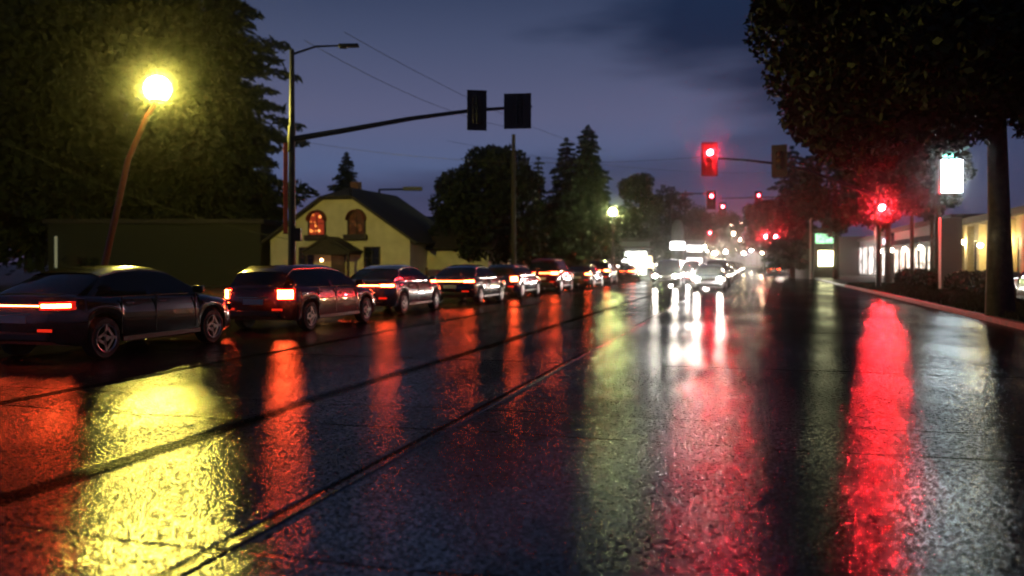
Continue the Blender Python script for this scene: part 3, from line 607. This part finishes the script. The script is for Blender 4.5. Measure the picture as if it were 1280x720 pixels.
wire(P(430, 40, 36), P(760, 190, 70), .6, 'overhead wire slanting behind the tip of the left mast arm')
wire(P(350, 172, 50), P(880, 196, 46), .8, 'level overhead wire stretched to the tip of the right mast arm')
wire(P(560, 176, 60), P(1000, 215, 70), .8, 'lower level overhead wire crossing in front of the firs')
wire(P(-20, 165, 34), P(365, 300, 36), .5, 'thin wire slanting under the yellow lamp to the signal mast')
# dark luminaire arm behind the house
q = G(474, 68); kk = 68 / F; t = empty('street_lamp', q, TH, 'dark unlit lamp arm sticking out right of the cream house roof', 'street lamp')
MB().tube([(0, 0, 0), (0, 0, CH + 93 * kk)], [.12, .09], 8).build('post', M_DKMET, t)
m = MB(); m.tube([(0, 0, CH + 93 * kk), (30 * kk, 0, CH + 93.5 * kk)], .08, 8); m.box((42 * kk, 0, CH + 94 * kk), (1.5, .4, .3)); m.build('lamp_head', M_DKMET, t)

# ------------------------------------------------------------------ cream house
DH = 55; kh = DH / F
M_CREAM = mat('cream_render', (.58, .53, .42), .8, noise=.12, nscale=1.5, bump=.2); M_ROOF = mat('dark_shingle', (.03, .024, .022), .75, noise=.4, nscale=5, bump=.5, bscale=12)
M_FRAME = mat('dark_frame', (.03, .02, .016), .5)
ho = empty('cream_house', G(423, DH + 1), TH + R(-17), 'cream house with clipped gable, dark roof and two arched upper windows', 'house')
hw, ev, hl = 5.1, 3.1, 8.5; cl, rd = 5.75, 6.5   # half width, eave, length, clip height, ridge
cx_ = hw * (1 - (cl - ev) / (rd - ev))
m = MB(); fr = [(-hw, 0), (hw, 0), (hw, ev), (cx_, cl), (-cx_, cl), (-hw, ev)]
m.prism(fr, 0, hl, Matrix(((1, 0, 0, 0), (0, 0, 1, 0), (0, 1, 0, 0), (0, 0, 0, 1)))); m.build('wall', M_CREAM, ho, smooth=False)
# roof planes as thick sheets
def plate(mb, pts, th):
    pts = [Vector(p) for p in pts]; n = (pts[1] - pts[0]).cross(pts[2] - pts[0]).normalized()
    if n.z < 0: n = -n
    k = len(pts); mb.add([p + n * .02 for p in pts] + [p + n * (th + .02) for p in pts], [tuple(range(k - 1, -1, -1)), tuple(range(k, 2 * k))] + [(i, (i + 1) % k, k + (i + 1) % k, k + i) for i in range(k)])
ro = MB(); sl_ = (rd - ev) / hw; ox = .55; oy = -.45
for sx in (1, -1):
    plate(ro, [(sx * (hw + ox), oy, ev - ox * sl_), (sx * (hw + ox), hl + .4, ev - ox * sl_), (0, hl + .4, rd), (0, 1.6, rd), (sx * cx_, oy, cl)], .16)
plate(ro, [(-cx_, oy, cl), (cx_, oy, cl), (0, 1.6, rd)], .16)
ro_ = ro.build('roof', M_ROOF, ho, smooth=False)
MB().box((-1.2, 4.8, rd + .2), (.6, .6, 1.3)).build('chimney', mat('brick', (.16, .07, .05), .8, noise=.3), ro_, smooth=False)
# windows
M_WARM = mat('warm_window', (.3, .15, .05), .4, emit=(1, .22, .04), es=.9, noise=0)
def warm_int(name, es):
    m = bpy.data.materials.new(name); m.use_nodes = True; t = m.node_tree; b = t.nodes['Principled BSDF']
    c = N(t, 'ShaderNodeTexCoord'); n = N(t, 'ShaderNodeTexVoronoi'); n.inputs['Scale'].default_value = 3.2; t.links.new(c.outputs['Object'], n.inputs['Vector'])
    r = ramp(t, [(0, (1, .75, .4)), (.16, (1, .28, .05)), (.42, (.10, .008, .003))]); t.links.new(n.outputs['Distance'], r.inputs[0])
    b.inputs['Base Color'].default_value = (.05, .02, .01, 1); t.links.new(r.outputs[0], b.inputs['Emission Color']); b.inputs['Emission Strength'].default_value = es; return m
M_LITWIN = warm_int('lit_room', 2.6)
def arched(x, z, w, h, pane, lit):
    pts = [(-w / 2, 0), (w / 2, 0)] + [(w / 2 * math.cos(a), h - w / 2 + w / 2 * math.sin(a)) for a in np.linspace(0, math.pi, 11)]
    T = Matrix.Translation((x, -.0, z)) @ Matrix(((1, 0, 0, 0), (0, 0, 1, 0), (0, 1, 0, 0), (0, 0, 0, 1)))
    o = [(px * 1.18, pz * 1.06 - (.03 if pz < .1 else 0)) for px, pz in pts]
    f = MB(); k = len(pts)
    vs = [T @ Vector((a, b, -.12)) for a, b in o] + [T @ Vector((a, b, -.12)) for a, b in pts] + [T @ Vector((a, b, -.005)) for a, b in o] + [T @ Vector((a, b, -.005)) for a, b in pts]
    fs = []
    for i in range(k):
        j = (i + 1) % k; fs += [(i, j, k + j, k + i), (i, 2 * k + i, 2 * k + j, j), (k + i, k + j, 3 * k + j, 3 * k + i)]
    f.add(vs, fs); f.box((x, -.07, z + h * .45), (.05, .05, h * .88)); f.box((x, -.07, z + h * .5), (w, .05, .05))
    fo = f.build('window', M_FRAME, ho, smooth=False)
    MB().prism(pts, -.03, -.008, T).build('pane', pane, fo, smooth=False)
    hd = MB(); hp = []   # hood over the arch
    n = 10; vs = []; fs = []
    for i in range(n + 1):
        a = math.pi * i / n; vs += [(x + (w / 2 + .12) * math.cos(a), -.4, z + h - w / 2 + (w / 2 + .14) * math.sin(a)), (x + (w / 2 + .16) * math.cos(a), -.004, z + h - w / 2 + (w / 2 + .2) * math.sin(a))]
        vs += [(x + (w / 2 + .04) * math.cos(a), -.4, z + h - w / 2 + (w / 2 + .06) * math.sin(a)), (x + (w / 2 + .04) * math.cos(a), -.004, z + h - w / 2 + (w / 2 + .08) * math.sin(a))]
    for i in range(n):
        a, b_ = i * 4, i * 4 + 4; fs += [(a, a + 1, b_ + 1, b_), (a + 2, b_ + 2, b_ + 3, a + 3), (a, b_, b_ + 2, a + 2)]
    hd.add(vs, fs).build('hood', mat('maroon_awning', (.12, .02, .015), .7), fo)
    MB().box((x, -.22, z - .2), (w + .5, .4, .34)).build('flower_box', M_FRAME, fo, smooth=False, bevel=.03)
arched(-1.55, 3.45, 1.1, 1.45, M_LITWIN, True); arched(1.35, 3.45, 1.1, 1.45, warm_int('dim_room', .12), False)
def win(x, z, w, h, pane, par=ho, y=-.05, frame=M_FRAME):
    f = MB(); f.box((x, y, z + h + .04), (w + .16, .1, .08)); f.box((x, y, z - .04), (w + .16, .1, .08)); f.box((x - w / 2 - .04, y, z + h / 2), (.08, .1, h)); f.box((x + w / 2 + .04, y, z + h / 2), (.08, .1, h)); f.box((x, y, z + h / 2), (.04, .06, h)); f.box((x, y, z + h / 2), (w, .05, .04))
    fo = f.build('window', frame, par, smooth=False); MB().box((x, y + .02, z + h / 2), (w, .03, h)).build('pane', pane, fo, smooth=False)
win(-2.35, 1.25, .95, 1.3, M_GLASS); win(2.45, 1.2, 1.0, 1.35, M_GLASS)
# porch canopy with posts and a lit lantern
m = MB()
for sx in (1, -1): plate(m, [(sx * 1.75, -1.7, 2.2), (sx * 1.75, 0, 2.2), (0, 0, 3.15), (0, -1.7, 3.15)], .12)
m.prism([(-1.7, 2.2), (1.7, 2.2), (0, 3.12)], -1.66, -1.5, Matrix(((1, 0, 0, 0), (0, 0, 1, 0), (0, 1, 0, 0), (0, 0, 0, 1)))); m.box((0, -.85, 2.15), (3.3, 1.6, .12)); m.build('porch_roof', M_ROOF, ho, smooth=False)
for x in (-1.5, 1.5): MB().box((x, -1.5, 1.05), (.14, .14, 2.08)).build('porch_post', M_FRAME, ho, smooth=False)
m = MB(); m.box((-.0, -.045, 1.05), (1.0, .08, 2.1)); d_ = m.build('door', M_FRAME, ho, smooth=False); MB().ball((.38, -.12, 1.0), .035).build('handle', M_CHROME, d_)
MB().ball((-.55, -1.2, 1.75), .09, 10).build('porch_lantern', mat('lantern_glow', (.8, .5, .3), .4, emit=(1, .45, .15), es=35), ho)
# low wing to the right
m = MB(); m.box((hw + 2.2, 5.2, 1.2), (4.3, 5, 2.4)); m.build('wing', M_CREAM, ho, smooth=False)
m = MB(); plate(m, [(hw + .1, 2.3, 2.42), (hw + 4.8, 2.3, 2.42), (hw + 4.8, 5.2, 4.2), (hw - .0, 5.2, 4.2)], .14); plate(m, [(hw + .1, 8.1, 2.42), (hw + 4.8, 8.1, 2.42), (hw + 4.8, 5.25, 4.2), (hw, 5.25, 4.2)], .14); m.build('wing_roof', M_ROOF, ho, smooth=False)

# dark long roofed building behind the round tree
def shed(px0, px1, d, hwall, hroof, depth, label, wallm, roofm, name='building', rz=0):
    a, b = G(px0, d), G(px1, d); w = (b - a).length; t = empty(name, (a + b) / 2, TH + rz, label, 'building')
    MB().box((0, depth / 2, hwall / 2), (w, depth, hwall)).build('wall', wallm, t, smooth=False)
    m = MB()
    if hroof > 0:
        plate(m, [(-w / 2 - .4, -.5, hwall - .1), (w / 2 + .4, -.5, hwall - .1), (w / 2 + .4, depth / 2, hwall + hroof), (-w / 2 - .4, depth / 2, hwall + hroof)], .15)
        plate(m, [(-w / 2 - .4, depth + .5, hwall - .1), (w / 2 + .4, depth + .5, hwall - .1), (w / 2 + .4, depth / 2 + .02, hwall + hroof), (-w / 2 - .4, depth / 2 + .02, hwall + hroof)], .15)
        for sx in (1, -1): m.prism([(0, hwall), (depth, hwall), (depth / 2, hwall + hroof)], sx * w / 2 - .02, sx * w / 2 + .02, Matrix(((0, 0, 1, 0), (1, 0, 0, 0), (0, 1, 0, 0), (0, 0, 0, 1))))
    else: m.box((0, depth / 2, hwall + .15), (w + .5, depth + .5, .3))
    m.build('roof', roofm, t, smooth=False); return t, w
M_OLIVE = mat('olive_siding', (.018, .02, .013), .8, noise=.25)
shed(498, 575, 70, 3.4, 2.1, 9, 'dark gabled building between the cream house and the round tree', mat('brown_wall', (.09, .07, .05), .8, noise=.3), M_ROOF)
sh, w = shed(60, 326, 57, 4.2, 0, 4, 'low olive building under the tall firs at the left', M_OLIVE, M_ROOF)
MB().box((-w / 2 + .55, -.04, 2.3), (.16, .06, 2.1)).build('door_light', mat('pale_jamb', (.5, .5, .42), .5, emit=(.8, .85, .55), es=.12), sh, smooth=False)
# long low wooden fence between house and shops
fa, fb = G(535, 50), G(700, 66); v = fb - fa; fz = empty('wooden_fence', fa, math.atan2(v.y, v.x), 'low brown board fence under the round dark tree', 'fence'); Lf = v.length
m = MB(); k = int(Lf / .16)
for i in range(k): m.box((i * .16 + .08, 0, .62), (.145, .025, 1.1 + .03 * math.sin(i * 2.3)))
m.build('boards', mat('fence_wood', (.12, .08, .045), .7, noise=.4), fz, smooth=False)
m = MB(); m.box((Lf / 2, .04, .35), (Lf, .04, .09)); m.box((Lf / 2, .04, .95), (Lf, .04, .09)); m.build('rails', M_WOOD, fz, smooth=False)
for i in range(int(Lf / 2.5) + 1): MB().box((i * 2.5, .1, .65), (.1, .1, 1.3)).build('post', M_WOOD, fz, smooth=False)

# ------------------------------------------------------------------ shops, left middle distance
def glow(name, col, es, lo=.25, sc=2.0):
    if name in MATS: return MATS[name]
    m = bpy.data.materials.new(name); m.use_nodes = True; t = m.node_tree; b = t.nodes['Principled BSDF']
    c = N(t, 'ShaderNodeTexCoord'); n = N(t, 'ShaderNodeTexNoise'); n.inputs['Scale'].default_value = sc; n.inputs['Detail'].default_value = 4; t.links.new(c.outputs['Object'], n.inputs['Vector'])
    r = ramp(t, [(.38, tuple(x * lo for x in col)), (.62, col)]); t.links.new(n.outputs['Fac'], r.inputs[0])
    b.inputs['Base Color'].default_value = (.05, .05, .05, 1); t.links.new(r.outputs[0], b.inputs['Emission Color']); b.inputs['Emission Strength'].default_value = es; MATS[name] = m; return m
M_GREYW = mat('grey_wall', (.20, .20, .21), .7, noise=.2); M_DKW = mat('dark_wall', (.06, .05, .045), .8, noise=.2)
b1, w1 = shed(682, 728, 84, 3.3, 0, 8, 'low grey shop with dim cool windows left of the small warm lights', M_GREYW, M_DKW); k8 = 84 / F
for x, ww in [(-w1 * .28, 1.1), (w1 * .24, 1.0)]: win(x, .8, ww, 1.7, glow('cool_window', (.75, .75, .85), 1.2, .3), b1)
MB().box((0, -.7, 2.75), (w1, 1.3, .12)).build('awning', M_DKW, b1, smooth=False)
b2, w2 = shed(728, 762, 86, 3.0, 0, 8, 'dark shop with a blue sign and small warm window lights', M_DKW, M_DKW)
MB().box((-w2 * .45, -.12, 3.1), (.75, .15, .9)).build('blue_sign', glow('blue_sign_glow', (.25, .2, 1), 3.2, .5, 5), b2, smooth=False)
for i in range(7):
    MB().box((-w2 * .3 + i * .33, -.05, 1.0 + (i * 37 % 5) * .25), (.20, .04, .38)).build('window', glow('warm_small', (1, .75, .45), 4.5, .3, 6), b2, smooth=False)
b3, w3 = shed(762, 812, 80, 3.6, 0, 9, 'shop with a dazzling white lit front under the greenish lamp', M_GREYW, M_DKW)
win(.1, .55, 2.9, 2.1, glow('dazzling_white', (1, .98, .9), 14, .35, 1.6), b3)
MB().box((1.9, -.05, 1.7), (.4, .05, 1.1)).build('side_light', glow('warm_small', (1, .75, .45), 4.5), b3, smooth=False)
MB().box((0, -.9, 3.0), (w3 + .3, 1.7, .2)).build('canopy', M_DKW, b3, smooth=False)
b4, w4 = shed(856, 880, 96, 4.2, 0, 8, 'narrow shop with white lit signs just left of the headlights', M_GREYW, M_DKW)
for z, h in ((3.25, .75), (1.9, .6), (.9, .9)): MB().box((0, -.05, z), (w4 * .8, .06, h)).build('lit_sign', glow('white_sign', (1, .93, .9), 3.2, .5, 2), b4, smooth=False)
# grey pillar with a lamp band
pi = empty('roadside_pillar', G(847, 82), TH, 'grey round topped roadside pillar with a bright lamp band', 'pillar'); kk = 82 / F
MB().lathe([(.6, 0), (.6, 4.6), (.5, 5.3), (.28, 5.7), (.05, 5.8)], n=18).build('shaft', M_GREYW, pi)
MB().lathe([(.64, 2.9), (.68, 3.0), (.68, 3.5), (.64, 3.6)], n=18).build('lamp_band', mat('band_glow', (.8, .8, .8), .4, emit=(1, .95, .95), es=14), pi)
MB().lathe([(.62, .8), (.66, .9), (.66, 1.7), (.62, 1.8)], n=18).build('lower_band', mat('band_glow_dim', (.8, .8, .8), .4, emit=(1, .9, .85), es=3.), pi)
# small lit tree near pillar
yt = broad(830, 86, .1, 1.6, 4.6, 1.3, 'small yellow green tree lit from below beside the grey pillar', 2500, .13, seed=41, trunk_r=.08)
ul = empty('garden_uplight', G(826, 84.5), TH, 'small ground lamp shining up into the yellow green tree', 'lamp')
MB().lathe([(.12, 0), (.12, .3), (.16, .42)], n=12).build('housing', M_DKMET, ul); MB().lathe([(.13, .43), (.06, .47)], n=12).build('lens', mat('uplight', (.8, .9, .4), .4, emit=(.8, 1, .25), es=700), ul)

# ------------------------------------------------------------------ right hand shops (facades parallel to the road, x = 13..)
FX = 13.6
def yfor(px, x):     # y of the facade line x at image column px
    tn = (px - 640) / F; # x = d*(-sin+tn*cos); y = d*(cos+tn*sin)
    d = x / (-math.sin(TH) + tn * math.cos(TH)); return d * (math.cos(TH) + tn * math.sin(TH))
def rshop(px0, px1, h, label, wallm, x=FX, depth=9, band=None):
    y0, y1 = yfor(px1, x), yfor(px0, x); t = empty('shop_building', (x, (y0 + y1) / 2, 0), R(-90), label, 'building'); w = y1 - y0
    # local: x runs toward -Y world?, rotation -90: local x -> world -y, local -y -> world -x (front)
    MB().box((0, depth / 2, h / 2), (w - .04, depth, h)).build('wall', wallm, t, smooth=False)
    MB().box((0, depth / 2 - .1, h + .18), (w, depth + .5, .36)).build('roof', M_DKW, t, smooth=False)
    return t, w
M_TAN = mat('tan_render', (.50, .40, .22), .75, noise=.15, bump=.2)
ra, wa = rshop(1196, 1330, 4.1, 'tan rendered shop with pilasters behind the black tree trunk', M_TAN)
for i in range(7):
    x = -wa / 2 + wa * (i + .5) / 7
    MB().box((x, -.22, 1.95), (.55, .42, 3.9)).build('pilaster', M_TAN, ra, smooth=False, bevel=.02)
for i in range(6):
    x = -wa / 2 + wa * (i + 1) / 7
    win(x, .5, 1.25, 2.4, M_GLASS if i % 2 else glow('dim_amber', (1, .62, .22), .35, .3), ra)
M_SCON = mat('sconce_glow', (.9, .8, .5), .4, emit=(1, .80, .38), es=420)
for y_px, z in ((1273, 2.75), (1216, 2.9), (1240, 2.6)):
    lx = -(yfor(y_px, FX) - ra.location.y); a = MB(); a.box((lx, -.5, z + .12), (.1, .2, .06)); sc = a.build('wall_lamp', M_DKMET, ra, smooth=False); MB().ball((lx, -.62, z), .12, 10).build('globe', M_SCON, sc)
rb, wb = rshop(1118, 1195, 4.6, 'shop row with dark sloping awning and round lamps beside the pylon sign', M_GREYW)
for i in range(8):
    x = -wb / 2 + wb * (i + .5) / 8; win(x, .35, wb / 8 * .72, 2.5, glow('shop_white', (1, .88, .72), 2.8, .12, 1.1), rb)
m = MB(); plate(m, [(-wb / 2, -1.6, 3.0), (wb / 2, -1.6, 3.0), (wb / 2, -.05, 3.7), (-wb / 2, -.05, 3.7)], .08); m.build('awning', mat('awning_cloth', (.05, .05, .07), .6), rb, smooth=False)
for i in range(4):
    x = -wb / 2 + wb * (i + .5) / 4; s = MB().box((x, -1.68, 2.92), (.06, .06, .2)).build('lamp_bracket', M_DKMET, rb, smooth=False); MB().ball((x, -1.68, 2.72), .16, 10).build('globe', mat('warm_globe', (.9, .8, .6), .4, emit=(1, .86, .68), es=38), s)
rc, wc = rshop(1052, 1112, 4.4, 'white lit shop with patterned frontage behind the red signal', M_GREYW, x=FX)
for i in range(9):
    x = -wc / 2 + wc * (i + .5) / 9; win(x, .3, wc / 9 * .8, 3.3, glow('shop_bright', (1, .9, .85), 2.6, .1, .9), rc)
MB().lathe([(1.6, -.3), (1.6, .3)], (wc * -.0 + wc / 2 - 5, -.3, 4.9), 24, 'Y').build('round_sign', mat('pale_disc', (.35, .35, .36), .5), rc)
MB().box((wc / 2 - 5, -.1, 3.9), (6, .12, .5)).build('lit_fascia', glow('fascia_blue_white', (.8, .85, 1), 3, .3, 1), rc, smooth=False)
# green signed kiosk, facing camera
kq, wk = shed(1017, 1049, 84, 4.7, 0, 6, 'small shop with a lit green sign over a cream window', M_DKW, M_DKW, 'kiosk')
MB().box((0, -.06, 4.0), (wk * .86, .1, .95)).build('green_sign', glow('green_sign_glow', (.45, 1, .55), 2.2, .45, 3.2), kq, smooth=False)
win(0, 1.3, wk * .66, 1.5, glow('cream_window', (1, .95, .5), 14, .5, 1.2), kq)
# pylon sign
py_ = empty('pylon_sign', G(1190, 42), TH + R(-6), 'tall pylon sign with a glowing white panel under a green lit cap', 'sign'); kp = 42 / F
w_ = 26 * kp; MB().box((0, .2, 1.9), (w_ * .98, .35, 3.8)).build('base_panel', mat('pylon_grey', (.30, .27, .27), .6), py_, smooth=False, bevel=.02)
M_SIGNW = mat('sign_white', (.8, .9, .9), .4, emit=(.80, .95, 1), es=45)
zt, zm, zb = CH + 130 * kp, CH + 110 * kp, CH + 90 * kp
for a, b_ in ((zb, zm - .03), (zm + .03, zt)): MB().box((0, .0, (a + b_) / 2), (w_ * .92, .06, b_ - a)).build('lit_panel', M_SIGNW, py_, smooth=False)
fr = MB(); fr.box((0, .22, (zt + zb) / 2), (w_, .36, zt - zb + .1)); fr.box((-w_ / 2, -.02, zm), (.16, .1, .1)); fr.box((w_ / 2, -.02, zm), (.16, .1, .1)); fr.build('frame', M_DKMET, py_, smooth=False)
m = MB(); m.box((0, .1, zt + .35), (w_ * .95, .3, .1)); m.box((-.3, .1, zt + .2), (.06, .06, .3)); m.box((.25, .1, zt + .25), (.06, .06, .4)); m.tube([(.1, .1, zt + .3), (.95, .1, zt + .72)], .05, 8); m.build('cap_frame', mat('teal_frame', (.25, .5, .45), .4), py_, smooth=False)
MB().box((-.15, -.12, zt + .2), (w_ * .6, .05, .12)).build('green_tube', mat('green_tube', (.2, .8, .6), .4, emit=(.2, 1, .65), es=5), py_, smooth=False)
# distant shop rows with many small lit windows
def farrow(x, side, y0, y1, h, label, n, cols):
    t = empty('shop_building', (x, (y0 + y1) / 2, 0), R(-90) if side > 0 else R(90), label, 'building'); w = y1 - y0
    MB().box((0, 4, h / 2), (w, 8, h)).build('wall', M_DKW, t, smooth=False); MB().box((0, 4, h + .15), (w + .4, 8.4, .3)).build('roof', M_DKW, t, smooth=False)
    for i in range(n):
        c, e = cols[i % len(cols)]; zz = random.choice([1.2, 1.7, 2.3, 3.0]); MB().box((-w / 2 + w * (i + .5 + random.uniform(-.25, .25)) / n, -.05 - .3 * random.random(), zz), (random.uniform(.5, 2.4), .08, random.uniform(.3, 1.3))).build('lit_window', glow('far_glow_%d' % int(e * 10 + c[2] * 100), c, e, .2, 1.5), t, smooth=False)
WC = [((1, .72, .42), 9), ((1, .9, .75), 14), ((.85, .9, 1), 8), ((1, .6, .3), 7), ((1, .85, .55), 20)]
farrow(-17.9, -1, 112, 165, 4.5, 'distant left row of low shops with many small lit windows', 22, WC)
farrow(-18.2, -1, 170, 250, 6, 'farthest left row of shops with small lit windows', 22, WC)
farrow(9.6, 1, 120, 160, 4.8, 'distant right row of shops with small warm windows past the kiosk', 18, WC)
farrow(9.9, 1, 166, 250, 6, 'farthest right row of shops beside the road end', 22, WC)
# fire hydrant
hy = empty('fire_hydrant', LD(KR + .7, 100), 0, 'yellow fire hydrant on the right kerb in the distance', 'hydrant')
M_YEL = mat('yellow_hydrant', (.75, .48, .03), .4); hy.location.z = .13
m = MB(); m.lathe([(.22, 0), (.22, .06), (.15, .1), (.15, .72), (.19, .75), (.19, .8), (.15, .9), (.06, .98), (.05, 1.05)], n=14); m.build('barrel', M_YEL, hy)
MB().lathe([(.08, -.32), (.1, -.26), (.07, -.2), (.07, .2), (.1, .26), (.08, .32)], (0, 0, .58), 10, 'X').build('outlets', M_YEL, hy)

# ------------------------------------------------------------------ damp air
hz = MB().box((0, 190, 17), (520, 480, 36)).build('haze', bpy.data.materials.new('damp_air'), smooth=False); tag(hz, kind='stuff')
m = hz.data.materials[0]; m.use_nodes = True; t = m.node_tree; t.nodes.clear(); o = N(t, 'ShaderNodeOutputMaterial'); v = N(t, 'ShaderNodeVolumePrincipled')
v.inputs['Color'].default_value = (.9, .9, .9, 1); v.inputs['Density'].default_value = .0008; v.inputs['Anisotropy'].default_value = .985
t.links.new(v.outputs[0], o.inputs['Volume'])
